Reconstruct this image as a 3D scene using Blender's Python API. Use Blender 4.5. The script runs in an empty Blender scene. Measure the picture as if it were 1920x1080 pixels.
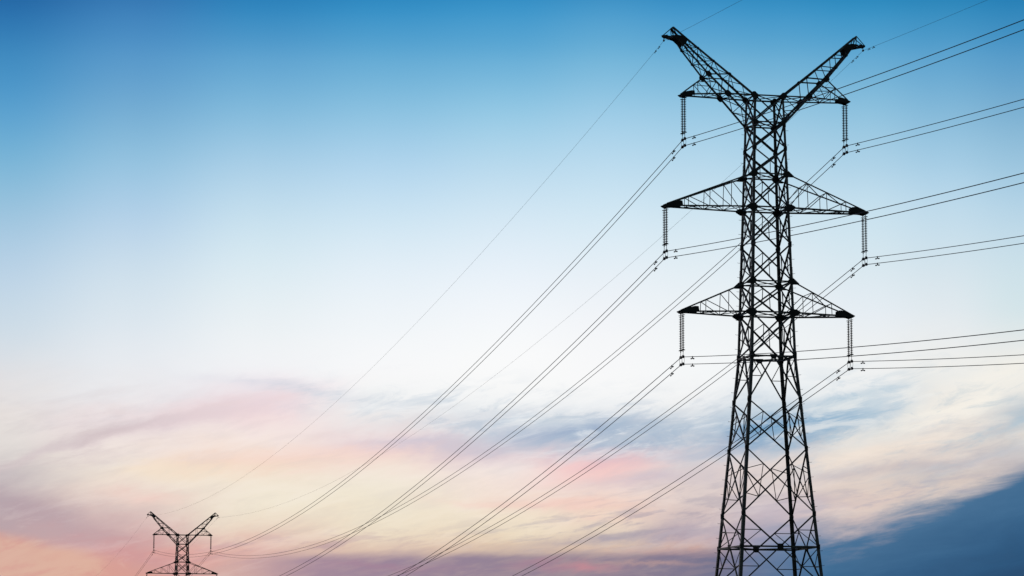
import bpy, math, random
from mathutils import Vector, Matrix
random.seed(7)
R = math.radians
scene = bpy.context.scene
col = scene.collection

# ------------------------------------------------------------------ camera
F, PITCH, ROLL = 5553.474, 0.1303625, 0.0033808     # focal length for a 1920 px wide frame
EYE = 1.7                                           # eye height above the field
cp, sp = math.cos(PITCH), math.sin(PITCH)
cr, sr = math.cos(ROLL), math.sin(ROLL)
fwd = Vector((0, cp, sp)); up0 = Vector((0, -sp, cp)); ri0 = Vector((1, 0, 0))
ri = ri0 * cr + up0 * sr
up = up0 * cr - ri0 * sr
cam_data = bpy.data.cameras.new('camera')
cam_data.sensor_width = 36; cam_data.lens = F / 1920 * 36
cam_data.clip_start = 0.1; cam_data.clip_end = 20000
cam = bpy.data.objects.new('camera', cam_data); col.objects.link(cam)
m = Matrix(((ri.x, up.x, -fwd.x), (ri.y, up.y, -fwd.y), (ri.z, up.z, -fwd.z))).to_4x4()
m.translation = (0, 0, EYE)
cam.matrix_world = m
scene.camera = cam
scene.view_settings.view_transform = 'Standard'
scene.view_settings.look = 'None'
scene.view_settings.exposure = 0
scene.view_settings.gamma = 1
scene.view_settings.use_curve_mapping = False

# ------------------------------------------------------------------ sky: dusk, sun just gone behind the far left horizon
SUN_EL, SUN_AZ = R(2.5), R(-24)
world = bpy.data.worlds.new('World'); scene.world = world; world.use_nodes = True
NT = world.node_tree; NT.nodes.clear()
LK = NT.links.new
def nd(t, **k):
    n = NT.nodes.new(t)
    for a, b in k.items(): setattr(n, a, b)
    return n
def put(sock, v):
    if hasattr(v, 'links'): LK(v, sock)
    else: sock.default_value = v
def mth(op, a, b=None, c=None, clamp=False):
    n = nd('ShaderNodeMath', operation=op, use_clamp=clamp)
    put(n.inputs[0], a)
    if b is not None: put(n.inputs[1], b)
    if c is not None: put(n.inputs[2], c)
    return n.outputs[0]
def comb(x, y, z=0.0):
    n = nd('ShaderNodeCombineXYZ'); put(n.inputs[0], x); put(n.inputs[1], y); put(n.inputs[2], z); return n.outputs[0]
def lin(c):
    o = []
    for v in c:
        v /= 255.0
        o.append(v / 12.92 if v <= .04045 else ((v + .055) / 1.055) ** 2.4)
    return (*o, 1.0)
def mix(f, a, b, mode='MIX'):
    n = nd('ShaderNodeMix', data_type='RGBA', blend_type=mode)
    put(n.inputs[0], f); put(n.inputs[6], a); put(n.inputs[7], b); return n.outputs[2]
def sstep(v, a, b, lo=0.0, hi=1.0):
    n = nd('ShaderNodeMapRange', interpolation_type='SMOOTHSTEP')
    put(n.inputs[0], v); n.inputs[1].default_value = a; n.inputs[2].default_value = b
    n.inputs[3].default_value = lo; n.inputs[4].default_value = hi; return n.outputs[0]
tc = nd('ShaderNodeTexCoord')
sep = nd('ShaderNodeSeparateXYZ'); LK(tc.outputs['Generated'], sep.inputs[0])
dx, dy, dz = sep.outputs
hyp = mth('SQRT', mth('ADD', mth('MULTIPLY', dx, dx), mth('MULTIPLY', dy, dy)))
AZ = mth('ARCTAN2', dx, dy)                          # compass direction of the view ray, 0 = north = +y
EL = mth('ARCTAN2', dz, hyp)                         # its elevation
# azimuth and elevation in units of 0.01 degree-like steps: X grows to the right, Y grows towards the horizon
X = mth('MULTIPLY_ADD', AZ, F, 960.0)
Y = mth('MULTIPLY_ADD', EL, -F, 1268.0)
def noise(sx, sy, rot=0.0, detail=5.0, rough=0.55, seed=0.0, dist=0.0, use=None):
    mp = nd('ShaderNodeMapping'); mp.vector_type = 'TEXTURE'
    LK(use or comb(X, Y, seed), mp.inputs[0])
    mp.inputs[2].default_value = (0, 0, R(rot)); mp.inputs[3].default_value = (sx, sy, 1)
    n = nd('ShaderNodeTexNoise'); n.noise_dimensions = '3D'
    LK(mp.outputs[0], n.inputs['Vector']); n.inputs['Scale'].default_value = 1.0
    n.inputs['Detail'].default_value = detail; n.inputs['Roughness'].default_value = rough
    n.inputs['Distortion'].default_value = dist
    return n.outputs[0]
def cen(n, a): return mth('MULTIPLY_ADD', n, a, -a * .5)
# wind-combed distortion of the cloud layers: strong near the horizon, none in the clear upper sky
low = sstep(Y, 560, 800)
w1 = noise(380, 110, -7, 9, .60, 3.1, .35)
w2 = noise(120, 40, -14, 9, .66, 11.7, .6)
w3 = noise(260, 120, -10, 8, .60, 23.0, .3)
YW = mth('ADD', Y, mth('MULTIPLY', low, mth('ADD', cen(w1, 84), cen(w2, 40))))
XW = mth('ADD', X, mth('MULTIPLY', low, cen(w3, 200)))
P = comb(XW, YW, 0.0)
cols = {
 0: [(-2200,(18,40,88)),(-900,(22,58,112)),(-300,(26,74,134)),(0,(33,96,158)),(60,(44,116,176)),(130,(64,139,192)),(220,(84,157,206)),(320,(120,181,215)),(420,(156,196,222)),(520,(186,210,231)),(620,(204,220,231)),(700,(219,224,230)),(770,(230,223,221)),(820,(226,221,217)),(860,(219,212,209)),(890,(204,195,195)),(930,(189,175,180)),(990,(184,163,169)),(1060,(196,164,166)),(1200,(205,160,148))],
 240: [(-2200,(18,40,88)),(-900,(22,60,116)),(-300,(28,82,143)),(0,(50,116,176)),(50,(64,131,188)),(120,(84,151,202)),(220,(114,171,210)),(320,(148,196,224)),(420,(179,208,233)),(520,(206,224,236)),(620,(221,231,239)),(700,(234,236,240)),(745,(235,235,238)),(780,(233,226,228)),(820,(230,216,216)),(855,(240,228,223)),(890,(240,229,216)),(930,(234,215,204)),(960,(224,201,194)),(990,(216,186,182)),(1020,(210,170,168)),(1050,(216,160,154)),(1200,(200,150,140))],
 480: [(-2200,(18,40,88)),(-900,(24,64,120)),(-300,(28,92,152)),(0,(42,128,186)),(50,(56,140,194)),(120,(93,162,208)),(220,(129,187,220)),(320,(170,207,232)),(420,(200,225,239)),(520,(221,236,243)),(620,(236,241,244)),(700,(244,245,247)),(728,(240,234,239)),(760,(238,222,227)),(790,(240,216,217)),(820,(245,232,228)),(850,(245,226,214)),(872,(244,218,204)),(892,(241,226,208)),(930,(242,233,215)),(970,(240,228,207)),(1010,(233,208,190)),(1040,(219,184,176)),(1200,(200,150,140))],
 720: [(-2200,(18,40,88)),(-900,(25,68,124)),(-300,(30,100,160)),(0,(44,138,194)),(50,(64,150,202)),(120,(98,170,212)),(220,(140,195,225)),(320,(178,213,238)),(420,(207,230,243)),(520,(230,240,248)),(620,(242,246,249)),(700,(249,249,250)),(745,(246,247,247)),(772,(234,236,238)),(795,(240,234,232)),(830,(240,218,218)),(852,(241,213,209)),(872,(243,224,212)),(910,(241,233,218)),(960,(240,229,207)),(1005,(236,219,195)),(1035,(225,198,180)),(1200,(190,150,140))],
 960: [(-2200,(18,40,88)),(-900,(25,70,126)),(-300,(32,106,165)),(0,(50,144,199)),(50,(72,156,206)),(120,(101,173,214)),(220,(150,203,230)),(320,(186,218,238)),(420,(214,233,245)),(520,(234,242,250)),(620,(247,249,251)),(700,(251,251,251)),(748,(246,247,247)),(780,(233,236,239)),(812,(216,219,226)),(840,(212,200,208)),(858,(224,205,211)),(880,(245,235,229)),(915,(243,222,212)),(960,(241,227,206)),(1005,(237,221,196)),(1030,(226,201,176)),(1200,(190,150,140))],
 1140: [(-2200,(18,40,88)),(-900,(25,70,126)),(-300,(32,106,165)),(0,(60,147,199)),(50,(84,161,208)),(120,(112,180,216)),(220,(158,205,232)),(320,(189,220,239)),(420,(214,234,245)),(520,(232,240,247)),(620,(245,246,249)),(710,(250,250,250)),(760,(242,244,245)),(795,(200,210,222)),(820,(182,194,211)),(845,(203,194,207)),(868,(243,204,203)),(900,(240,208,202)),(925,(241,224,214)),(948,(239,205,194)),(985,(240,225,202)),(1020,(222,198,178)),(1200,(190,150,140))],
 1300: [(-2200,(18,40,88)),(-900,(25,68,124)),(-300,(32,104,163)),(0,(52,143,197)),(50,(76,156,206)),(120,(108,176,213)),(220,(154,202,229)),(320,(186,218,237)),(420,(211,231,242)),(520,(229,239,245)),(620,(242,245,247)),(710,(247,249,250)),(755,(243,243,243)),(795,(202,213,223)),(830,(203,209,218)),(860,(226,214,214)),(900,(225,209,206)),(940,(229,212,205)),(975,(209,190,188)),(1005,(194,170,177)),(1028,(214,182,168)),(1200,(120,110,130))],
 1460: [(-2200,(18,40,88)),(-900,(24,66,122)),(-300,(30,100,160)),(0,(46,140,193)),(50,(70,153,203)),(120,(102,172,211)),(220,(150,199,226)),(320,(180,214,234)),(420,(208,229,240)),(520,(226,237,244)),(620,(239,243,245)),(710,(244,246,247)),(755,(221,230,236)),(790,(166,193,213)),(820,(132,170,201)),(850,(175,189,206)),(875,(219,208,206)),(910,(224,211,205)),(945,(209,195,200)),(975,(191,181,195)),(1010,(150,148,174)),(1200,(60,95,135))],
 1620: [(-2200,(18,40,88)),(-900,(24,64,120)),(-300,(29,94,154)),(0,(38,136,189)),(50,(62,150,200)),(120,(96,168,210)),(220,(142,195,223)),(320,(176,211,232)),(400,(200,226,240)),(500,(216,232,239)),(588,(231,238,245)),(640,(236,240,242)),(700,(242,243,243)),(740,(234,237,238)),(770,(212,222,228)),(800,(188,205,218)),(830,(217,214,211)),(860,(232,221,211)),(900,(226,211,202)),(940,(229,210,197)),(975,(214,196,192)),(1200,(150,140,160))],
 1770: [(-2200,(18,40,88)),(-900,(23,62,118)),(-300,(28,90,150)),(0,(36,131,184)),(50,(58,144,194)),(120,(90,162,207)),(220,(130,184,216)),(320,(167,206,230)),(400,(191,219,236)),(500,(210,227,236)),(588,(226,234,239)),(640,(233,236,238)),(700,(242,241,237)),(750,(238,235,229)),(800,(238,229,219)),(840,(229,219,211)),(870,(223,209,202)),(900,(208,198,193)),(940,(214,200,191)),(1200,(150,140,160))],
 1920: [(-2200,(18,40,88)),(-900,(22,60,116)),(-300,(27,86,146)),(0,(32,124,180)),(50,(50,136,188)),(120,(81,154,202)),(220,(120,174,208)),(320,(156,198,223)),(400,(179,211,231)),(500,(205,225,234)),(588,(210,228,233)),(640,(226,232,233)),(700,(240,238,232)),(745,(233,231,226)),(782,(186,200,210)),(815,(222,216,209)),(850,(203,201,201)),(880,(192,186,188)),(1200,(150,140,160))],
}
lo_, hi_ = -2200, 1200
fY = mth('MULTIPLY_ADD', YW, 1 / (hi_ - lo_), -lo_ / (hi_ - lo_), clamp=True)
cur = None; px = None
for x in sorted(cols):
    n = nd('ShaderNodeValToRGB'); cr_ = n.color_ramp; cr_.interpolation = 'B_SPLINE'
    st = cols[x]
    while len(cr_.elements) < len(st): cr_.elements.new(0.5)
    for e, (y, c) in zip(cr_.elements, st): e.position = (y - lo_) / (hi_ - lo_)
    for e, (y, c) in zip(cr_.elements, st):
        e.position = (y - lo_) / (hi_ - lo_); e.color = lin(c)
    LK(fY, n.inputs[0])
    cur = n.outputs[0] if cur is None else mix(sstep(XW, px, x), cur, n.outputs[0])
    px = x
base = cur
# single cloud banks: (X, Y, half length, half thickness, tilt, colour, strength, wispiness)
banks = [
 (400, 765, 190, 22, -8, (236,208,212), .38, .6), (330, 802, 150, 13, -13, (216,194,202), .42, .7),
 (210, 826, 150, 10, -17, (204,186,192), .55, .7), (120, 850, 110, 9, -18, (208,194,198), .45, .7),
 (480, 730, 110, 8, 7, (212,214,226), .5, .8), (610, 752, 110, 10, 9, (210,216,226), .5, .85),
 (330, 893, 90, 14, 0, (246,230,198), .32, .5), (420, 880, 140, 16, -4, (245,214,190), .42, .6),
 (275, 938, 55, 12, 0, (240,200,190), .5, .5), (590, 866, 150, 17, 0, (244,210,200), .42, .6),
 (120, 985, 170, 24, 17, (176,152,163), .55, .6),
 (235, 1042, 110, 14, 16, (190,150,160), .45, .5), (330, 1040, 150, 30, 0, (226,158,150), .50, .5),
 (690, 850, 110, 10, 0, (246,210,205), .22, .6), (790, 838, 120, 12, 0, (196,190,208), .65, .6),
 (850, 798, 150, 14, -2, (206,213,223), .45, .85), (1090, 812, 120, 20, -2, (146,168,198), .85, .4),
 (1010, 783, 120, 10, 4, (190,204,218), .6, .8), (1250, 812, 130, 16, -8, (180,196,212), .6, .8),
 (1300, 850, 110, 12, -6, (178,186,206), .5, .7), (1115, 886, 85, 24, -5, (248,200,197), .48, .6),
 (1125, 868, 60, 9, -5, (250,188,191), .3, .5), (1060, 948, 120, 11, 6, (243,198,188), .5, .6),
 (950, 944, 130, 8, 2, (243,206,194), .5, .6),
 (1220, 905, 90, 14, -4, (198,186,202), .6, .7), (1170, 1008, 180, 9, -8, (164,156,172), .65, .7),
 (1330, 985, 150, 16, -6, (176,162,176), .55, .6), (1290, 1035, 110, 8, 0, (236,180,160), .5, .6),
 (1440, 815, 85, 24, -14, (100,150,190), .82, .45), (1555, 797, 100, 19, -16, (126,170,202), .72, .65),
 (1630, 752, 110, 12, -14, (196,212,222), .6, .9), (1530, 760, 110, 12, -4, (200,214,224), .5, .8),
 (1780, 760, 170, 24, -24, (250,245,234), .6, .5), (1690, 850, 210, 16, -10, (243,228,214), .6, .6),
 (1890, 800, 90, 14, -20, (150,184,206), .65, .6), (1820, 872, 150, 9, -14, (184,186,194), .6, .7),
 (1640, 893, 130, 8, -5, (190,178,184), .55, .7), (1660, 935, 150, 9, -8, (240,214,196), .6, .6),
 (1560, 945, 110, 7, -4, (182,172,186), .55, .7),
]
streak = noise(240, 52, -12, 10, .64, 41.0, .7)
streak2 = noise(110, 26, -16, 9, .66, 57.0, .9)
wisp = sstep(mth('ADD', mth('MULTIPLY', streak, .62), mth('MULTIPLY', streak2, .38)), .36, .64)
for bx, by, ax, ay, tilt, c, s, wi in banks:
    mp = nd('ShaderNodeMapping'); mp.vector_type = 'TEXTURE'; LK(P, mp.inputs[0])
    mp.inputs[1].default_value = (bx, by, 0); mp.inputs[2].default_value = (0, 0, R(tilt)); mp.inputs[3].default_value = (ax, ay, 1)
    d = nd('ShaderNodeVectorMath', operation='DOT_PRODUCT'); LK(mp.outputs[0], d.inputs[0]); LK(mp.outputs[0], d.inputs[1])
    g = mth('POWER', 2.718, mth('MULTIPLY', d.outputs['Value'], -.8))
    g = mth('MULTIPLY', g, mth('MULTIPLY_ADD', wisp, wi * s * 1.2, s * (1 - wi * .75)), clamp=True)
    base = mix(g, base, lin(c))
# broken scud: small ragged flecks inside the larger banks
def fleck(n, bx, by, ax, ay, tilt, a, b, c, st):
    global base
    mp = nd('ShaderNodeMapping'); mp.vector_type = 'TEXTURE'; LK(comb(X, Y, 0.0), mp.inputs[0])
    mp.inputs[1].default_value = (bx, by, 0); mp.inputs[2].default_value = (0, 0, R(tilt)); mp.inputs[3].default_value = (ax, ay, 1)
    d = nd('ShaderNodeVectorMath', operation='DOT_PRODUCT'); LK(mp.outputs[0], d.inputs[0]); LK(mp.outputs[0], d.inputs[1])
    g = mth('MULTIPLY', mth('POWER', 2.718, mth('MULTIPLY', d.outputs['Value'], -.7)), sstep(n, a, b))
    base = mix(mth('MULTIPLY', g, st, clamp=True), base, lin(c))
f1 = noise(110, 36, -14, 10, .66, 83.0, .6)
f2 = noise(160, 30, -10, 10, .64, 91.0, .45)
f3 = noise(95, 17, -9, 8, .64, 97.0, .4)
fleck(f1, 980, 785, 260, 42, 4, .47, .64, (176,194,212), .62)
fleck(f2, 960, 778, 260, 40, 4, .50, .68, (250,251,251), .55)
fleck(f1, 1270, 805, 160, 40, -4, .46, .62, (164,184,206), .55)
fleck(f2, 1240, 800, 220, 50, -6, .49, .66, (246,248,249), .60)
fleck(f3, 620, 752, 90, 16, 10, .48, .64, (196,206,218), .60)
fleck(f2, 120, 850, 170, 60, -14, .47, .66, (206,190,192), .42)
fleck(f1, 1580, 790, 150, 60, -18, .49, .64, (150,186,210), .55)
fleck(f2, 1640, 775, 190, 60, -18, .50, .66, (244,244,240), .60)
fleck(f2, 1760, 880, 200, 70, -12, .48, .66, (186,184,192), .55)
fleck(f3, 1700, 930, 180, 34, -8, .48, .64, (176,172,186), .48)
fleck(f1, 1830, 800, 130, 60, -22, .49, .66, (172,194,208), .50)
fleck(f3, 1180, 985, 240, 40, -5, .47, .63, (156,150,168), .52)
fleck(f2, 1320, 930, 170, 50, -5, .48, .64, (184,173,182), .45)
fleck(f3, 560, 1030, 160, 20, -4, .47, .63, (176,148,162), .55)
# fine wind-drawn texture over the whole cloud deck, both brighter and darker
tex = mth('MULTIPLY', sstep(Y, 690, 800), mth('SUBTRACT', wisp, .5))
base = mix(mth('MULTIPLY', mth('MAXIMUM', tex, 0.0), .26, clamp=True), base, lin((255,246,238)))
base = mix(mth('MULTIPLY', mth('MAXIMUM', mth('MULTIPLY', tex, -1.0), 0.0), .17, clamp=True), base, lin((158,155,170)))
# three low banks with an edge of their own
edge_n = mth('ADD', cen(noise(170, 40, -8, 5, .55, 71.0), 36), cen(streak2, 10))
def edge(x0, y0, x1, y1, a, b):                      # 0 above the line, 1 below it
    k = (y1 - y0) / (x1 - x0)
    line = mth('MULTIPLY_ADD', mth('MAXIMUM', X, -60.0), k, y0 - k * x0)
    return sstep(mth('ADD', mth('SUBTRACT', Y, line), edge_n), a, b)
def ramp(v, stops):
    n = nd('ShaderNodeValToRGB'); c_ = n.color_ramp; c_.interpolation = 'B_SPLINE'
    while len(c_.elements) < len(stops): c_.elements.new(.5)
    for e, (p_, c) in zip(c_.elements, stops): e.position = p_
    for e, (p_, c) in zip(c_.elements, stops): e.position = p_; e.color = lin(c)
    LK(v, n.inputs[0]); return n.outputs[0]
# violet bank along the bottom
vio = mth('MULTIPLY', edge(400, 1048, 1350, 1034, -12, 16), mth('MULTIPLY', sstep(X, 380, 620), sstep(X, 1560, 1330)))
vc = ramp(mth('MULTIPLY_ADD', X, 1 / 1920, 0), [(.2, (176,146,160)), (.36, (150,128,152)), (.48, (138,124,148)), (.58, (144,126,146)), (.68, (112,112,140)), (.74, (84,102,136)), (.8, (66,100,140))])
base = mix(mth('MULTIPLY', mth('MULTIPLY', vio, .92), mth('MULTIPLY_ADD', sstep(f3, .62, .40), .16, .84)), base, vc)
for bx, by, ax, ay, c, s in [(1105,1062,50,7,(206,140,148),.65),(1010,1068,60,6,(176,132,150),.45),(1240,1054,90,4,(196,160,152),.5),(720,1072,100,6,(168,128,150),.4)]:
    mp = nd('ShaderNodeMapping'); mp.vector_type = 'TEXTURE'; LK(P, mp.inputs[0])
    mp.inputs[1].default_value = (bx, by, 0); mp.inputs[3].default_value = (ax, ay, 1)
    d = nd('ShaderNodeVectorMath', operation='DOT_PRODUCT'); LK(mp.outputs[0], d.inputs[0]); LK(mp.outputs[0], d.inputs[1])
    base = mix(mth('MULTIPLY', mth('POWER', 2.718, mth('MULTIPLY', d.outputs['Value'], -.8)), s, clamp=True), base, lin(c))
# salmon glow under the left bank
sal = mth('MULTIPLY', edge(0, 1000, 250, 1066, -16, 20), sstep(X, 420, 180))
salc = mix(sstep(mth('ADD', streak, mth('MULTIPLY', Y, .0)), .4, .6), lin((218,160,148)), lin((222,178,158)))
base = mix(mth('MULTIPLY', sal, .85), base, salc)
# blue-grey mass on the right
k1 = mth('POWER', mth('MAXIMUM', mth('MULTIPLY_ADD', mth('MINIMUM', X, 2080.0), 1 / 380, -1540 / 380), 0.0), 1.6)
k1 = mth('MULTIPLY_ADD', k1, -117.0, 998.0)
soft = sstep(mth('ADD', mth('DIVIDE', mth('SUBTRACT', Y, k1), mth('MAXIMUM', sstep(X, 1560, 1900, 46, 20), 1.0)), mth('ADD', mth('MULTIPLY', edge_n, .045), cen(f2, 2.6))), -1, 1)
blu = mth('MULTIPLY', soft, sstep(X, 1330, 1560))
bc = ramp(mth('ADD', mth('MULTIPLY_ADD', mth('ADD', mth('MULTIPLY', X, .36), Y), 1 / 340, -1470 / 340), cen(streak, .40), clamp=True), [(0, (104,140,172)), (.2, (78,122,160)), (.45, (56,104,143)), (.65, (40,90,131)), (.82, (30,78,117)), (1, (22,64,102))])
base = mix(mth('MULTIPLY', blu, .97), base, bc)
# away from the afterglow the sky is an ordinary dusk sky
nish = nd('ShaderNodeTexSky', sky_type='NISHITA'); nish.sun_disc = False
nish.sun_elevation = SUN_EL; nish.sun_rotation = SUN_AZ; nish.altitude = 100; nish.air_density = 1.0; nish.dust_density = 1.2
away = sstep(mth('ABSOLUTE', AZ), .45, 1.5)
bgA = nd('ShaderNodeBackground'); LK(base, bgA.inputs[0]); bgA.inputs[1].default_value = 1.0
bgB = nd('ShaderNodeBackground'); LK(mix(1.0, nish.outputs[0], (.78, .95, 1.2, 1), 'MULTIPLY'), bgB.inputs[0]); bgB.inputs[1].default_value = 0.07
ms = nd('ShaderNodeMixShader'); LK(away, ms.inputs[0]); LK(bgA.outputs[0], ms.inputs[1]); LK(bgB.outputs[0], ms.inputs[2])
out = nd('ShaderNodeOutputWorld'); LK(ms.outputs[0], out.inputs[0])
world.cycles.sampling_method = 'MANUAL'; world.cycles.sample_map_resolution = 1024

sun = bpy.data.lights.new('sun', 'SUN'); sun.energy = 0.06; sun.angle = R(0.5); sun.color = (1.0, .88, .78)
so = bpy.data.objects.new('sun', sun); col.objects.link(so)
sd = Vector((math.sin(SUN_AZ) * math.cos(SUN_EL), math.cos(SUN_AZ) * math.cos(SUN_EL), math.sin(SUN_EL)))
so.rotation_euler = sd.to_track_quat('Z', 'Y').to_euler(); so.location = (0, 0, 60)

# ------------------------------------------------------------------ materials
def mat(name, c1, c2, rough, metal=0.0, scale=3.0, bump=0.0, spec=0.5):
    m = bpy.data.materials.new(name); m.use_nodes = True
    nt = m.node_tree; b = nt.nodes['Principled BSDF']
    t = nt.nodes.new('ShaderNodeTexCoord'); n = nt.nodes.new('ShaderNodeTexNoise'); r = nt.nodes.new('ShaderNodeValToRGB')
    n.inputs['Scale'].default_value = scale; n.inputs['Detail'].default_value = 6; n.inputs['Roughness'].default_value = .65
    nt.links.new(t.outputs['Object'], n.inputs['Vector']); nt.links.new(n.outputs[0], r.inputs[0])
    r.color_ramp.elements[0].position = .38; r.color_ramp.elements[0].color = (*c1, 1)
    r.color_ramp.elements[1].position = .62; r.color_ramp.elements[1].color = (*c2, 1)
    nt.links.new(r.outputs[0], b.inputs['Base Color'])
    b.inputs['Roughness'].default_value = rough; b.inputs['Metallic'].default_value = metal
    b.inputs['Specular IOR Level'].default_value = spec
    if bump:
        bp = nt.nodes.new('ShaderNodeBump'); bp.inputs['Strength'].default_value = bump
        nt.links.new(n.outputs[0], bp.inputs['Height']); nt.links.new(bp.outputs[0], b.inputs['Normal'])
    return m
STEEL = mat('weathered_galvanised_steel', (.085,.088,.092), (.17,.175,.18), .58, .25, 1.3)
PLATE = mat('dark_gusset_steel', (.035,.036,.038), (.06,.062,.064), .7, .2, 2.0)
CABLE = mat('weathered_aluminium_cable', (.05,.05,.052), (.09,.09,.092), .6, .3, 2.0)
GLAZE = mat('brown_insulator_glaze', (.030,.016,.012), (.045,.024,.018), .35, 0, 8.0)
FITTING = mat('forged_fitting_steel', (.04,.04,.042), (.07,.07,.072), .6, .4, 6.0)

# ------------------------------------------------------------------ mesh helpers
class MB:
    def __init__(s): s.v = []; s.f = []
    def prism(s, a, b, prof, e1, e2):
        i = len(s.v); n = len(prof)
        for c in (a, b):
            for x, y in prof: s.v.append(c + e1 * x + e2 * y)
        for k in range(n): s.f.append((i + k, i + (k + 1) % n, i + n + (k + 1) % n, i + n + k))
        s.f.append(tuple(i + k for k in range(n - 1, -1, -1))); s.f.append(tuple(i + n + k for k in range(n)))
    def angle(s, a, b, w, nrm, off=0.0, flip=1, cut=0.0):
        """an L-section steel angle from a to b, one leg lying in the face whose outward normal is nrm"""
        a = Vector(a); b = Vector(b); d = (b - a)
        if d.length < 1e-4: return
        d.normalize(); a = a + d * cut; b = b - d * cut
        n = Vector(nrm) - d * d.dot(Vector(nrm)); 
        if n.length < 1e-3: n = d.orthogonal()
        n.normalize(); e = d.cross(n) * flip
        j = random.uniform(0, .004)
        t = max(.009, w * .11)
        o = n * (off + j) - e * (w * .5)
        s.prism(a + o, b + o, [(0, 0), (w, 0), (w, -t), (t, -t), (t, -w), (0, -w)], e, n)
    def bar(s, a, b, w, h, upv=(0, 0, 1)):
        a = Vector(a); b = Vector(b); d = (b - a).normalized(); u_ = Vector(upv); u_ = u_ - d * d.dot(u_)
        if u_.length < 1e-3: u_ = d.orthogonal()
        u_.normalize(); e = d.cross(u_)
        s.prism(a, b, [(-w/2, -h/2), (w/2, -h/2), (w/2, h/2), (-w/2, h/2)], e, u_)
    def plate(s, pts, t, nrm):
        nrm = Vector(nrm).normalized(); i = len(s.v); n = len(pts)
        for sg in (-.5, .5):
            for p in pts: s.v.append(Vector(p) + nrm * t * sg)
        for k in range(n): s.f.append((i + k, i + (k + 1) % n, i + n + (k + 1) % n, i + n + k))
        s.f.append(tuple(i + k for k in range(n - 1, -1, -1))); s.f.append(tuple(i + n + k for k in range(n)))
    def tube(s, pts, r, sides=6):
        i = len(s.v); n = len(pts)
        for k, p in enumerate(pts):
            d = (pts[min(k + 1, n - 1)] - pts[max(k - 1, 0)]).normalized()
            e = d.cross(Vector((0, 0, 1))); e = e.normalized() if e.length > 1e-3 else Vector((1, 0, 0)); f = d.cross(e)
            for q in range(sides):
                a_ = 2 * math.pi * q / sides; s.v.append(p + e * (r * math.cos(a_)) + f * (r * math.sin(a_)))
        for k in range(n - 1):
            for q in range(sides):
                a_ = i + k * sides + q; b_ = i + k * sides + (q + 1) % sides; s.f.append((a_, b_, b_ + sides, a_ + sides))
        s.f.append(tuple(i + q for q in range(sides - 1, -1, -1))); s.f.append(tuple(i + (n - 1) * sides + q for q in range(sides)))
    def lathe(s, c, prof, sides=12, axis=Vector((0, 0, 1))):
        axis = axis.normalized(); e = axis.orthogonal().normalized(); f = axis.cross(e); i = len(s.v); n = len(prof)
        for r, h in prof:
            for q in range(sides):
                a_ = 2 * math.pi * q / sides; s.v.append(c + axis * h + e * (r * math.cos(a_)) + f * (r * math.sin(a_)))
        for k in range(n - 1):
            for q in range(sides):
                a_ = i + k * sides + q; b_ = i + k * sides + (q + 1) % sides; s.f.append((a_, b_, b_ + sides, a_ + sides))
        s.f.append(tuple(i + q for q in range(sides - 1, -1, -1))); s.f.append(tuple(i + (n - 1) * sides + q for q in range(sides)))
    def build(s, name, material, parent=None):
        me = bpy.data.meshes.new(name); me.from_pydata([tuple(p) for p in s.v], [], s.f); me.materials.append(material); me.update()
        o = bpy.data.objects.new(name, me); col.objects.link(o)
        if parent is not None: o.parent = parent
        return o
def tag(o, label=None, cat=None, group=None, kind=None):
    for k, v in (('label', label), ('category', cat), ('group', group), ('kind', kind)):
        if v: o[k] = v
    return o
def empty(name, loc=(0, 0, 0), rz=0.0):
    o = bpy.data.objects.new(name, None); o.empty_display_size = .3; col.objects.link(o); o.location = loc; o.rotation_euler = (0, 0, rz); return o
def kids(o): return [c for c in bpy.data.objects if c.parent is o]
def copy_tree(o, parent=None, skip=(), cmap=None):
    c = o.copy(); col.objects.link(c); c.parent = parent
    for ch in (cmap or {}).get(o.name, []):
        if ch.name.split('.')[0] in skip: continue
        copy_tree(ch, c, skip, cmap)
    return c
def child_map():
    d = {}
    for o in bpy.data.objects:
        if o.parent: d.setdefault(o.parent.name, []).append(o)
    return d

# ------------------------------------------------------------------ ground: a rolling field, one sheet to the horizon
def ground_z(x, y):
    d = math.hypot(x, y)
    t = min(max((y - 190) / 300, 0), 1); t = t * t * (3 - 2 * t)
    z = -10.2 * t - .5 * min(max((y - 100) / 70, 0), 1)
    return z + .12 * math.sin(x * .07 + 1.3) * math.sin(y * .05) * min(d / 30, 1) + 4 * math.sin(x * .0021) * math.sin(y * .0017 + .6) * min(max((d - 650) / 900, 0), 1)
g = MB(); rings = [0.0]
r_ = 2.0
while r_ < 9000: rings.append(r_); r_ *= 1.07
S = 96
g.v.append(Vector((0, 0, ground_z(0, 0))))
for r_ in rings[1:]:
    for q in range(S):
        a_ = 2 * math.pi * q / S; x_, y_ = r_ * math.cos(a_), r_ * math.sin(a_); g.v.append(Vector((x_, y_, ground_z(x_, y_))))
for q in range(S): g.f.append((0, 1 + q, 1 + (q + 1) % S))
for k in range(len(rings) - 2):
    for q in range(S):
        a_ = 1 + k * S + q; b_ = 1 + k * S + (q + 1) % S; g.f.append((a_, a_ + S, b_ + S, b_))
GRASS = mat('field_grass', (.035,.045,.018), (.075,.080,.035), .95, 0, .35, .3, .1)
tag(g.build('ground', GRASS), kind='structure')

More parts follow.
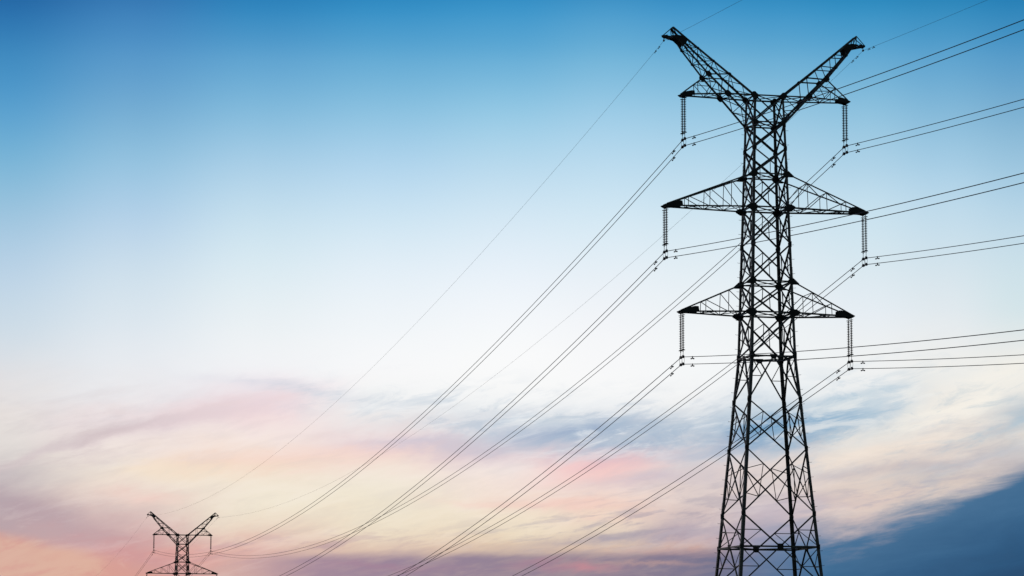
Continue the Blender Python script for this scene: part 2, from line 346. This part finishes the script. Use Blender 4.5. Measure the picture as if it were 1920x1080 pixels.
# ------------------------------------------------------------------ the lattice pylon (local: x across the line, y along it, z up from its feet)
FOOT = 2.2                                           # feet lie this far below eye level at the near pylon
def L(u, v, z): return Vector((u, v, z + FOOT))
lev = dict(bi=(.922, 35.118), neck=(.985, 33.47), n1=(1.034, 31.877), M1=(1.087, 30.275), M2=(1.147, 28.224), m3=(1.213, 25.981), L1=(1.284, 23.688),
           L2=(1.341, 21.796), W=(1.412, 19.129), K1=(1.646, 16.476), K2=(1.902, 13.57), K3=(2.248, 9.665), K4=(2.424, 7.679), K5=(2.632, 5.33), K6=(2.95, 1.73), B=(3.30, -2.2))
lev = {k: (a, z) for k, (a, z) in lev.items()}
def corner(k, su, sv): a, z = lev[k]; return L(su * a, sv * a, z)
FACES = [((-1, -1), (1, -1), Vector((0, -1, 0))), ((1, -1), (1, 1), Vector((1, 0, 0))), ((1, 1), (-1, 1), Vector((0, 1, 0))), ((-1, 1), (-1, -1), Vector((-1, 0, 0)))]
def make_pylon():
    root = empty('transmission_tower')
    # legs, with climbing pegs on two of them
    for su, sv in ((-1, -1), (1, -1), (1, 1), (-1, 1)):
        b = MB(); names = ['bi', 'neck', 'n1', 'M1', 'M2', 'm3', 'L1', 'L2', 'W', 'K1', 'K2', 'K3', 'K4', 'K5', 'K6', 'B']
        segs = [('bi', 'neck', .13), ('neck', 'M2', .145), ('M2', 'W', .165), ('W', 'K3', .185), ('K3', 'B', .20)]
        for k0, k1, w in segs:
            p = corner(k0, su, sv); q = corner(k1, su, sv); t = .02
            pr = [(0, 0), (w, 0), (w, t), (t, t), (t, w), (0, w)]
            o = Vector((su * .012, sv * .012, 0))
            b.prism(p + o, q + o, pr, Vector((-su, 0, 0)), Vector((0, -sv, 0)))
        # splice plates with rows of bolts
        for k, up_, n in (('M1', .12, 8), ('L1', .12, 9), ('K1', -.85, 7), ('K3', .15, 8)):
            a, z = lev[k]; d = (corner('W', su, sv) - corner('neck', su, sv)).normalized() if z > 19.2 else (corner('B', su, sv) - corner('W', su, sv)).normalized()
            p = corner(k, su, sv) - d * (up_ + n * .085)
            w = .15; b.prism(p, p + d * (n * .085), [(-.012, -.012), (w, -.012), (w, 0), (0, 0), (0, w), (-.012, w)], Vector((-su, 0, 0)), Vector((0, -sv, 0)))
            for i in range(n):
                c = p + d * (.04 + i * .085)
                b.bar(c + Vector((-su * .05, sv * .015, 0)), c + Vector((-su * .05, sv * .05, 0)), .035, .035)
                b.bar(c + Vector((su * .015, -sv * .05, 0)), c + Vector((su * .055, -sv * .05, 0)), .035, .035)
        lg = b.build('leg', STEEL, root)
        if (su, sv) in ((-1, 1), (1, -1)):
            top, bot = corner('neck', su, sv), corner('B', su, sv)
            z = lev['neck'][1] - .5
            while z > -.5:
                lo2 = [k for k in names[1:] if lev[k][1] <= z][0]; hi2 = names[names.index(lo2) - 1]
                a0, z0 = lev[hi2]; a1, z1 = lev[lo2]; a = a0 + (a1 - a0) * (z0 - z) / (z0 - z1)
                s_ = MB(); c = L(su * a, sv * a, z) + Vector((su * .02, -sv * .04, 0))
                s_.tube([c, c + Vector((su * .15, 0, .004)), c + Vector((su * .165, 0, .03))], .011, 5)
                s_.build('climbing_peg', STEEL, lg); z -= .88
        f = MB(); a, z = lev['B']; c = L(su * a, sv * a, z)
        f.lathe(c + Vector((0, 0, -.6)), [(.55, 0), (.55, .35), (.4, .75), (.38, .8)], 16); f.build('footing', PLATE, root)
    # four lattice sides
    def lerp(p, q, t): return p + (q - p) * t
    for c0, c1, nrm in FACES:
        b = MB(); gp = []
        tang = Vector((c1[0] - c0[0], c1[1] - c0[1], 0)).normalized()
        def A(k): return corner(k, *c0)
        def Bc(k): return corner(k, *c1)
        def xb(k0, k1, w, w2=None):
            b.angle(A(k0), Bc(k1), w, nrm, .014, 1, .06); b.angle(Bc(k0), A(k1), w2 or w, nrm, -.018, -1, .06)
        def redundant(k0, k1, w, both=False, ta=.26, la=(.5,), lb=(.5,)):
            d1 = (A(k0), Bc(k1)); d2 = (Bc(k0), A(k1))
            ul = lerp(*d1, ta); ll = lerp(d2[1], d2[0], ta); ur = lerp(*d2, ta); lr = lerp(d1[1], d1[0], ta)
            b.angle(ul, ll, w, nrm, -.03); b.angle(ur, lr, w, nrm, -.03)
            b.angle(ul, lerp(A(k0), A(k1), la[0]), w, nrm, -.03); b.angle(lr, lerp(Bc(k0), Bc(k1), lb[-1]), w, nrm, -.03)
            if both:
                b.angle(ll, lerp(A(k0), A(k1), la[-1]), w, nrm, -.03); b.angle(ur, lerp(Bc(k0), Bc(k1), lb[0]), w, nrm, -.03)
            if both > 1:
                b.angle(ll, lerp(A(k0), A(k1), la[0]), w, nrm, -.034); b.angle(lr, lerp(Bc(k0), Bc(k1), lb[0]), w, nrm, -.034)
        front = abs(nrm.y) > .5
        xb('bi', 'neck', .088)
        xb('neck', 'n1', .088, .125); xb('n1', 'M1', .088, .125)
        for k0, k1 in (('M1', 'M2'), ('M2', 'm3'), ('m3', 'L1'), ('L1', 'L2')):
            xb(k0, k1, .096); redundant(k0, k1, .050)
        xb('L2', 'W', .10); redundant('L2', 'W', .050, False, .28)
        mid = (A('M1') + Bc('M1')) / 2; xc = (A('n1') + Bc('n1') + A('M1') + Bc('M1')) / 4
        b.angle(xc, mid, .045, nrm, -.02)
        for k, w in (('bi', .09), ('neck', .085), ('M1', .085), ('M2', .095), ('L1', .085), ('L2', .095), ('W', .10), ('K4', .10)):
            b.angle(A(k), Bc(k), w, nrm, .026, 1, .05)
        # inverted V below the waist
        mw = (A('W') + Bc('W')) / 2
        for C_ in (A, Bc):
            b.angle(mw, C_('K1'), .095, nrm, .0, 1, .08)
            q = lerp(mw, C_('K1'), .46); lp = lerp(C_('W'), C_('K1'), .46)
            b.angle(q, lp, .045, nrm, -.03); b.angle(q, C_('W'), .042, nrm, -.03)
        xb('K1', 'K2', .08); redundant('K1', 'K2', .045, 1, .25, (.48,), (.48,))
        xb('K2', 'K3', .078); redundant('K2', 'K3', .045, 2, .25, (.33, .69), (.40, .74))
        # big cross through the belt
        mk = (A('K4') + Bc('K4')) / 2
        for C_ in (A, Bc):
            for kk, t_ in (('K3', .5), ('K5', .5)):
                b.angle(mk, C_(kk), .082, nrm, .0, 1, .08)
                q = lerp(C_(kk), mk, t_); lp = lerp(C_(kk), C_('K4'), t_)
                b.angle(q, lp, .045, nrm, -.03); b.angle(q, C_('K4'), .045, nrm, -.03)
        b.angle(A('K5'), Bc('K5'), .09, nrm, .02); xb('K5', 'K6', .09); redundant('K5', 'K6', .05, 1)
        b.angle(A('K6'), Bc('K6'), .09, nrm, .02); mb = (A('K6') + Bc('K6')) / 2
        for C_ in (A, Bc):
            b.angle(mb, C_('B'), .1, nrm, .0, 1, .1); q = lerp(mb, C_('B'), .5); b.angle(q, lerp(C_('K6'), C_('B'), .5), .05, nrm, -.03)
        side = b.build('side_bracing', STEEL, root)
        # gusset plates: inward half-widths, up, down
        def gus(c, pts): 
            g_ = MB(); g_.plate([c + tang * x + Vector((0, 0, y)) for x, y in pts], .014, nrm)
            n_ = len(g_.v)
            o = g_.build('gusset_plate', PLATE, side)
            for v_ in o.data.vertices: v_.co = Vector(v_.co) + nrm * .036
        for k, w, u_, d_ in (('bi', .27, .10, .26), ('neck', .30, .14, .28), ('n1', .19, .13, .14), ('M1', .30, .20, .20), ('M2', .32, .18, .26), ('m3', .20, .16, .18),
                             ('L1', .30, .20, .20), ('L2', .34, .20, .28), ('W', .24, .26, .20), ('K1', .16, .2, .16), ('K2', .15, .14, .16), ('K3', .16, .14, .16), ('K4', .17, .15, .15), ('K5', .2, .2, .2), ('K6', .2, .2, .2)):
            for C_, s_ in ((A, 1), (Bc, -1)):
                gus(C_(k), [(-s_ * .02, u_), (s_ * w * .55, u_), (s_ * w, u_ * .3), (s_ * w, -d_ * .3), (s_ * w * .5, -d_), (-s_ * .02, -d_)])
        gus(mw, [(-.24, .11), (.24, .11), (.21, -.03), (.13, -.18), (-.13, -.18), (-.21, -.03)])
        gus(mk, [(-.19, .17), (.19, .17), (.19, -.17), (-.19, -.17)])
        gus(mb, [(-.25, .15), (.25, .15), (.2, -.25), (-.2, -.25)])
    # plan bracing at each belt
    Z = Vector((0, 0, 1))
    for k, w in (('bi', .05), ('neck', .06), ('M1', .05), ('M2', .055), ('L1', .05), ('L2', .055), ('W', .06), ('K4', .06)):
        b = MB(); c = [corner(k, *s_) for s_ in ((-1, -1), (1, -1), (1, 1), (-1, 1))]
        if k in ('W', 'K4'):
            ms_ = [(c[i] + c[(i + 1) % 4]) / 2 for i in range(4)]
            for i in range(4): b.angle(ms_[i], ms_[(i + 1) % 4], w, -Z, 0)
            for i in range(4):
                q_ = (ms_[i] + ms_[(i + 3) % 4]) / 2; b.angle(q_, c[i], w * .8, -Z, .02)
        else:
            b.angle(c[0], c[2], w, -Z, 0); b.angle(c[1], c[3], w, -Z, .03)
        b.build('horizontal_frame', STEEL, root)
    # middle and lower crossarms
    def arm(su, ktop, kbot, ut, zt, n):
        b = MB(); tv = .26
        T = {}; Bm = {}
        for sv in (-1, 1):
            t0 = corner(ktop, su, sv); b0 = corner(kbot, su, sv); te = L(su * (ut - .22), sv * tv, zt + .10); be = L(su * (ut - .22), sv * tv, zt - .02)
            T[sv] = [lerp(t0, te, i / n) for i in range(n + 1)]; Bm[sv] = [lerp(b0, be, i / n) for i in range(n + 1)]
            nv = Vector((0, sv, 0))
            b.angle(t0, te, .085, nv, .01, 1); b.angle(b0, be, .095, nv, .012, -1)
            for i in range(1, n):
                b.angle(T[sv][i], Bm[sv][i], .042, nv, -.02)
            for i in range(1, n + 1):
                if i < n: b.angle(T[sv][i], Bm[sv][i - 1], .048, nv, -.03)
        for i in range(1, n):
            b.angle(T[-1][i], T[1][i], .045, Z, 0); b.angle(Bm[-1][i], Bm[1][i], .045, -Z, 0)
        for i in range(0, n - 1):
            b.angle(Bm[-1][i], Bm[1][i + 1], .045, -Z, -.02); b.angle(Bm[1][i], Bm[-1][i + 1], .045, -Z, .02)
            if i: b.angle(T[-1][i], T[1][i + 1], .04, Z, -.02)
        o = b.build('crossarm', STEEL, root)
        tip_plates(o, su, ut, zt, tv, (Bm[-1][n - 1] - Bm[-1][n]).normalized() , 1.15, .34)
        for sv in (-1, 1):                           # small connection plates where the chords meet the body
            for c, s2 in ((corner(ktop, su, sv), 1), (corner(kbot, su, sv), 0)):
                g_ = MB(); off = Vector((0, sv * .05, 0))
                if s2: pts = [c + Vector((-su * .02, 0, .2)), c + Vector((su * .06, 0, .18)), c + Vector((su * .40, 0, -.13)), c + Vector((su * .40, 0, -.2)), c + Vector((-su * .02, 0, -.2))]
                else: pts = [c + Vector((-su * .02, 0, .16)), c + Vector((su * .12, 0, .2)), c + Vector((su * .38, 0, .06)), c + Vector((su * .38, 0, -.07)), c + Vector((su * .1, 0, -.24)), c + Vector((-su * .02, 0, -.24))]
                g_.plate([p + off for p in pts], .014, (0, 1, 0)); g_.build('gusset_plate', PLATE, o)
        return o
    def tip_plates(par, su, ut, zt, tv, back, ln, h):
        for sv in (-1, 1):
            g_ = MB(); e = L(su * ut, sv * tv, zt)
            def at(d, z): 
                k = (lerp(Vector((0, 0, 0)), back, d)); return e + Vector((back.x * d, back.y * d * 1.0 if d > .2 else 0, z))
            pts = [e + Vector((su * .03, 0, .015)), at(.36, .17), at(ln * .82, h * .86), at(ln, h * .80), at(ln * 1.04, -.06), at(.42, -.10), at(.24, -.14), at(.12, -.12), e + Vector((su * .03, 0, -.02))]
            g_.plate([p + Vector((0, sv * .03, 0)) for p in pts], .016, (back.y, -back.x, 0)); g_.build('tip_plate', PLATE, par)
        g_ = MB(); e0 = L(su * (ut - .17), -tv - .05, zt - .07); e1 = L(su * (ut - .17), tv + .05, zt - .07); g_.bar(e0, e1, .10, .09)
        e0 = L(su * (ut - .36), -tv - .03, zt - .04); e1 = L(su * (ut - .36), tv + .03, zt - .04); g_.bar(e0, e1, .14, .05)
        q0 = L(su * (ut - .55), -tv, zt + .12); q1 = L(su * (ut - .55), tv, zt + .12); g_.bar(q0, q1, .28, .03)
        g_.build('hanger_beam', PLATE, par)
    for su in (-1, 1):
        arm(su, 'M1', 'M2', 6.5, 28.236, 4)
        arm(su, 'L1', 'L2', 5.52, 21.829, 3)
    # V-shaped horns and the top crossarms
    nk = lev['neck']; 
    out_pts = [(.985, .985, 33.47), (2.579, .829, 35.15), (3.754, .678, 36.335), (4.43, .56, 37.12), (5.13, .46, 37.93), (5.52, .38, 38.47)]
    inn_pts = [(.922, .922, 35.118), (.922, .922, 35.118), (2.453, .79, 36.367), (3.42, .66, 37.16), (4.36, .53, 37.94), (5.03, .43, 38.50), (5.86, .29, 39.215)]
    for su in (-1, 1):
        b = MB(); O = {}; I = {}
        for sv in (-1, 1):
            O[sv] = [L(su * u, sv * v, z) for u, v, z in out_pts]; I[sv] = [L(su * u, sv * v, z) for u, v, z in inn_pts]
            nv = Vector((0, sv, 0))
            for i in range(5): b.angle(O[sv][i], O[sv][i + 1], .13 if i < 2 else .11, nv, .006 + .003 * (i % 2), su)
            b.angle(I[sv][0], I[sv][2], .115, nv, .008, -su)
            for i in range(2, 6): b.angle(I[sv][i], I[sv][i + 1], .10, nv, .008 + .003 * (i % 2), -su)
            for i, w in ((2, .075), (3, .05), (4, .05), (5, .06)): b.angle(O[sv][i], I[sv][i], w, nv, -.02)
            for i in (2, 3, 4, 5): b.angle(I[sv][i], O[sv][i - 1], .058 if i == 2 else .05, nv, -.03)
            b.angle(I[sv][0], lerp(O[sv][0], O[sv][1], .5), .048, nv, -.03)
            b.angle(lerp(O[sv][0], O[sv][1], .5), lerp(L(su * .985, sv * .985, 33.47), I[sv][0], .45), .045, nv, -.03)
        # lacing across the top and bottom of the horn
        for i in range(2, 5):
            b.angle(I[-1][i], I[1][i + 1], .042, Z, -.01); b.angle(I[1][i], I[-1][i + 1], .042, Z, .01)
            b.angle(O[-1][i], O[1][i + 1], .042, -Z, -.01); b.angle(O[1][i], O[-1][i + 1], .042, -Z, .01)
        mI = {sv: lerp(I[sv][0], I[sv][2], .5) for sv in (-1, 1)}
        b.angle(I[-1][0], mI[1], .042, Z, 0); b.angle(I[1][0], mI[-1], .042, Z, .02); b.angle(mI[-1], I[1][2], .042, Z, 0); b.angle(mI[1], I[-1][2], .042, Z, .02)
        for i in (0, 1):
            mo = {sv: lerp(O[sv][i], O[sv][i + 1], .5) for sv in (-1, 1)}
            b.angle(O[-1][i], mo[1], .045, -Z, 0); b.angle(O[1][i], mo[-1], .045, -Z, .02); b.angle(mo[-1], O[1][i + 1], .045, -Z, 0); b.angle(mo[1], O[-1][i + 1], .045, -Z, .02)
        for i in (1, 2, 3, 4, 5): b.angle(O[-1][i], O[1][i], .045, -Z, 0)
        for i in (2, 3, 4, 5, 6): b.angle(I[-1][i], I[1][i], .045, Z, 0)
        horn = b.build('horn', STEEL, root)
        for sv in (-1, 1):
            for c, sz in ((O[sv][0], .0), (O[sv][1], .22), (O[sv][2], .20), (I[sv][0], .23), (I[sv][2], .10), (O[sv][3], .09), (O[sv][4], .09), (I[sv][3], .07), (I[sv][4], .07)):
                if not sz: continue
                g_ = MB(); d = (O[sv][2] - O[sv][1]).normalized(); e = Vector((0, sv, 0)).cross(d)
                g_.plate([c + d * x * sz + e * y * sz + Vector((0, sv * .05, 0)) for x, y in ((-1, -.45), (-.5, -.8), (.6, -.8), (1, -.3), (1, .4), (.4, .85), (-.6, .85), (-1, .4))], .014, (0, 1, 0))
                g_.build('gusset_plate', PLATE, horn)
        # earth-wire bracket at the horn's end
        b = MB(); tip = L(su * 6.46, 0, 38.69)
        for sv in (-1, 1):
            nv = Vector((0, sv, 0)); te = tip + Vector((0, sv * .07, 0))
            b.angle(I[sv][6], te, .05, nv, 0); b.angle(O[sv][5], te + Vector((0, 0, -.04)), .085, nv, 0); b.angle(I[sv][5], te + Vector((0, 0, .03)), .06, nv, .01)
            b.angle(I[sv][6], L(su * 5.84, sv * .22, 38.60), .05, nv, -.01); b.angle(I[sv][6], O[sv][5], .05, nv, -.02)
            b.plate([L(su * 4.98, sv * .47, 38.40), L(su * 5.10, sv * .46, 38.62), L(su * 5.55, sv * .40, 38.72), L(su * 6.0, sv * .28, 38.70), L(su * 5.75, sv * .33, 38.50), L(su * 5.38, sv * .42, 38.22), L(su * 5.2, sv * .45, 38.08)], .014, (0, 1, 0))
        b.plate([tip + Vector((-su * .32, 0, .09)), tip + Vector((su * .05, 0, .03)), tip + Vector((su * .03, 0, -.07)), tip + Vector((-su * .12, 0, -.16)), tip + Vector((-su * .34, 0, -.1))], .12, (0, 1, 0))
        b.bar(L(su * 5.5, -.4, 38.5), L(su * 5.5, .4, 38.5), .14, .1); b.bar(L(su * 5.86, -.3, 39.2), L(su * 5.86, .3, 39.2), .07, .07)
        b.build('earth_wire_bracket', PLATE, horn)
        # top crossarm half
        b = MB(); tu, tz, tv = 5.40, 35.10, .26; Tm = {}
        for sv in (-1, 1):
            nv = Vector((0, sv, 0)); bi_ = I[sv][0]; e = L(su * (tu - .15), sv * tv, tz)
            b.angle(bi_, O[sv][1], .085, nv, .022); b.angle(O[sv][1], e, .085, nv, .024)
            te = L(su * (tu - .15), sv * tv, tz + .09)
            b.angle(O[sv][2], te, .08, nv, .015)
            mt = lerp(O[sv][2], te, .42); hp = lerp(O[sv][1], O[sv][2], (mt.z - O[sv][1].z) / (O[sv][2].z - O[sv][1].z)); bn = lerp(O[sv][1], e, .42); Tm[sv] = (mt, bn)
            b.angle(mt, hp, .042, nv, -.02); b.angle(mt, bn, .042, nv, -.03); b.angle(hp, bn, .045, nv, -.04); b.angle(mt, lerp(O[sv][1], e, .66), .042, nv, -.03)
        b.angle(Tm[-1][0], Tm[1][0], .042, Z, 0); b.angle(Tm[-1][1], Tm[1][1], .042, -Z, 0)
        b.angle(O[-1][1], Tm[1][1], .042, -Z, .01); b.angle(O[1][1], Tm[-1][1], .042, -Z, -.01); b.angle(I[-1][0], O[1][1], .045, -Z, .01); b.angle(I[1][0], O[-1][1], .045, -Z, -.02)
        o = b.build('crossarm', STEEL, root)
        back = (O[-1][1] - L(su * (tu - .15), -tv, tz)).normalized(); back.z = 0
        tip_plates(o, su, tu, tz, tv, back.normalized(), .85, .26)
    return root
NEAR = dict(loc=(15.4145, 178.178, EYE - FOOT), yaw=.215458)
FAR = dict(loc=(-58.998, 533.069, EYE - FOOT - 10.16), yaw=.272849)
pylon = make_pylon()
pylon.location = NEAR['loc']; pylon.rotation_euler.z = NEAR['yaw']
tag(pylon, 'big dark steel lattice pylon with V-shaped horns and three tiers of crossarms, at right', 'pylon', 'lattice pylons of the power line')
cm = child_map()
far = copy_tree(pylon, None, ('climbing_peg',), cm)
far.location = FAR['loc']; far.rotation_euler.z = FAR['yaw']
tag(far, 'small distant lattice pylon at lower left with only its top showing against the pink sky', 'pylon')

# ------------------------------------------------------------------ line hardware
def frame_of(T):
    return Matrix.Translation(T['loc']) @ Matrix.Rotation(T['yaw'], 4, 'Z')
MN, MF = frame_of(NEAR), frame_of(FAR)
NOWHERE0 = dict(loc=(84.599, -145.981, EYE - FOOT - 3.04), yaw=.215458)
NOWHERE3 = dict(loc=(-140.546, 905.302, EYE - FOOT - 12.16), yaw=.272849)
M0, M3 = frame_of(NOWHERE0), frame_of(NOWHERE3)
TIERS = {'top': (5.15, 34.98, 32.335, 31.915), 'middle': (6.315, 28.10, 25.42, 25.02), 'bottom': (5.31, 21.70, 19.04, 18.60)}
SV = .27
def make_string(ztop, zI, zJ):
    """insulator string hanging from its local origin; u=v=0, z down"""
    root = empty('insulator_string')
    h = ztop - zI; gap = zI - zJ
    b = MB(); b.tube([Vector((0, 0, .0)), Vector((0, 0, -.10))], .016, 6); b.lathe(Vector((0, 0, -.02)), [(.02, -.03), (.035, 0), (.02, .03)], 8); b.build('shackle', FITTING, root)
    b = MB(); z = -.14; end = -(h - .36); step = .104
    prof = []
    prof += [(.022, -.09), (.125, -.105), (.13, -.125), (.03, -.14)]
    n = int((end * -1 - .20) / step); zz = -.19
    for i in range(n):
        prof += [(.026, zz), (.036, zz - .008), (.092, zz - .030), (.100, zz - .042), (.034, zz - .052)]; zz -= step
    prof += [(.022, zz - .02)]
    b.lathe(Vector((0, 0, 0)), prof[::-1], 12); o = b.build('sheds', GLAZE, root)
    b = MB(); pts = []
    for q in range(17):
        a_ = 2 * math.pi * q / 16; pts.append(Vector((.12 * math.cos(a_), .12 * math.sin(a_), zz + .03)))
    b.tube(pts, .014, 6); b.bar(Vector((-.12, 0, zz + .03)), Vector((.12, 0, zz + .03)), .02, .015); b.bar(Vector((0, -.12, zz + .03)), Vector((0, .12, zz + .03)), .015, .02); b.build('grading_ring', FITTING, root)
    b = MB(); b.tube([Vector((0, 0, zz)), Vector((0, 0, -h + .14))], .017, 6); b.lathe(Vector((0, 0, zz - .05)), [(.018, -.04), (.036, -.01), (.036, .01), (.018, .04)], 8)
    for s_ in (-1, 1): b.bar(Vector((0, 0, -h + .16)), Vector((s_ * .05, 0, -h + .03)), .014, .02, (0, 1, 0))
    b.build('link', FITTING, root)
    b = MB()
    for s_ in (-1, 1):
        pts = [Vector((s_ * x, 0, -h - gap * t)) for t, x in ((0, .035), (.12, .07), (.3, .075), (.6, .07), (.85, .045), (1, .012))]; b.tube(pts, .011, 5)
    b.bar(Vector((-.055, 0, -h - gap * .12)), Vector((.055, 0, -h - gap * .12)), .012, .012, (0, 1, 0))
    b.build('spacer_loop', FITTING, root)
    for zc in (-h, -h - gap):
        b = MB(); pr = [(-.17, .0), (-.09, -.065), (.09, -.065), (.17, .0), (.08, .05), (.05, .10), (-.05, .10), (-.08, .05)]
        b.plate([Vector((0, y, zc + z_)) for y, z_ in pr], .11, (1, 0, 0)); b.build('suspension_clamp', FITTING, root)
    return root
protos = {}
for tier, (u, zt, zI, zJ) in TIERS.items():
    protos[tier] = make_string(zt, zI, zJ)
cm = child_map()
used = set()
ARM = {'top': 'top', 'middle': 'middle', 'bottom': 'lowest'}
for T, M, which in ((NEAR, MN, 'near'), (FAR, MF, 'far')):
    for tier, (u, zt, zI, zJ) in TIERS.items():
        if which == 'far' and tier == 'bottom': continue
        for su in (-1, 1):
            for sv in (-1, 1):
                o = protos[tier] if tier not in used else copy_tree(protos[tier], None, (), cm)
                used.add(tier)
                o.location = M @ Vector((su * u, sv * SV, zt + FOOT)); o.rotation_euler.z = T['yaw']
                side = 'left' if su < 0 else 'right'
                if which == 'near':
                    pos = 'right' if sv < 0 else 'left'
                    tag(o, f'big pylon insulator string under {side} tip of {ARM[tier]} crossarm, the {pos} of the pair', 'insulator', 'twin insulator strings of the big pylon')
                else:
                    tag(o, f'overlapping insulator string below {side} tip of {ARM[tier]} crossarm on the distant pylon', 'insulator', f'twin strings under {side} {ARM[tier]} tip of the distant pylon')

# cables: one continuous conductor through all clamps
KC, KG = 2.67343e-4, 2.06152e-4
def span(P0, P1, k, n=110):
    Lh = math.hypot(P1.x - P0.x, P1.y - P0.y); o = []
    for i in range(n + 1):
        t = i / n; p = P0.lerp(P1, t); p.z -= k * Lh * Lh * t * (1 - t); o.append(p)
    return o
def along(pts, s):
    acc = 0
    for a_, b_ in zip(pts, pts[1:]):
        l = (b_ - a_).length
        if acc + l >= s: t = (s - acc) / l; return a_.lerp(b_, t), (b_ - a_).normalized()
        acc += l
    return pts[-1], (pts[-1] - pts[-2]).normalized()
def damper(par, p, d, sc=1.0):
    b = MB(); side = d.cross(Vector((0, 0, 1))).normalized(); dn = side.cross(d) * -1
    if dn.z > 0: dn = -dn
    b.bar(p - dn * .03 * sc, p + dn * .12 * sc, .05 * sc, .05 * sc, d)
    c = p + dn * .11 * sc; b.tube([c - d * .26 * sc, c, c + d * .26 * sc], .009 * sc, 5)
    for s_ in (-1, 1):
        b.lathe(c + d * (s_ * .24 * sc), [(.018 * sc, -.075 * sc), (.038 * sc, -.05 * sc), (.038 * sc, .05 * sc), (.018 * sc, .075 * sc)], 8, d)
    b.build('vibration_damper', FITTING, par)
def cable(name, near_pts, far_pts, p0, p3, k, r, label, cat, group, damp, sc=1.0):
    s0 = span(p0, near_pts[0], k); s1 = span(near_pts[1], far_pts[0], k, 170); s2 = span(far_pts[1], p3, k)
    b = MB(); b.tube(s0 + s1 + s2, r, 6); o = b.build(name, CABLE); tag(o, label, cat, group)
    for s in damp:
        for pts in (s0[::-1], s1, s1[::-1], s2):
            p, d = along(pts, s); damper(o, p, d, sc)
    return o
for tier, (u, zt, zI, zJ) in TIERS.items():
    for su in (-1, 1):
        side = 'left' if su < 0 else 'right'
        for zc, which in ((zI, 'upper'), (zJ, 'lower')):
            q = lambda M, sv: M @ Vector((su * u, sv * SV, zc + FOOT))
            cable('power_line', (q(MN, -1), q(MN, 1)), (q(MF, -1), q(MF, 1)), q(M0, 1), q(M3, -1), KC, .021,
                  f'{which} of the two dark power lines hung below {side} tip of the {ARM[tier]} crossarm', 'power line', 'power lines strung between the pylons', (2.1,), 1.08)
for su in (-1, 1):
    side = 'left' if su < 0 else 'right'
    q = lambda M: M @ Vector((su * 6.37, 0, 38.40 + FOOT))
    e = Vector((0, .03, 0))
    o = cable('earth_wire', (q(MN) - e, q(MN) + e), (q(MF) - e, q(MF) + e), q(M0), q(M3), KG, .0075,
          f'very thin pale earth wire running from the {side} horn tips of both pylons', 'earth wire', 'thin earth wires at the horn tips', (1.15, 2.0), .72)
    for M in (MN, MF):
        c = q(M); b = MB(); b.tube([c + Vector((0, 0, .22)), c + Vector((0, 0, .04))], .02, 6)
        dv = (M.to_3x3() @ Vector((0, 1, 0)))
        b.plate([c + dv * y + Vector((0, 0, z_)) for y, z_ in ((-.13, -.01), (-.06, -.05), (.06, -.05), (.13, -.01), (.05, .06), (-.05, .06))], .07, M.to_3x3() @ Vector((1, 0, 0)))
        b.build('suspension_clamp', FITTING, o)
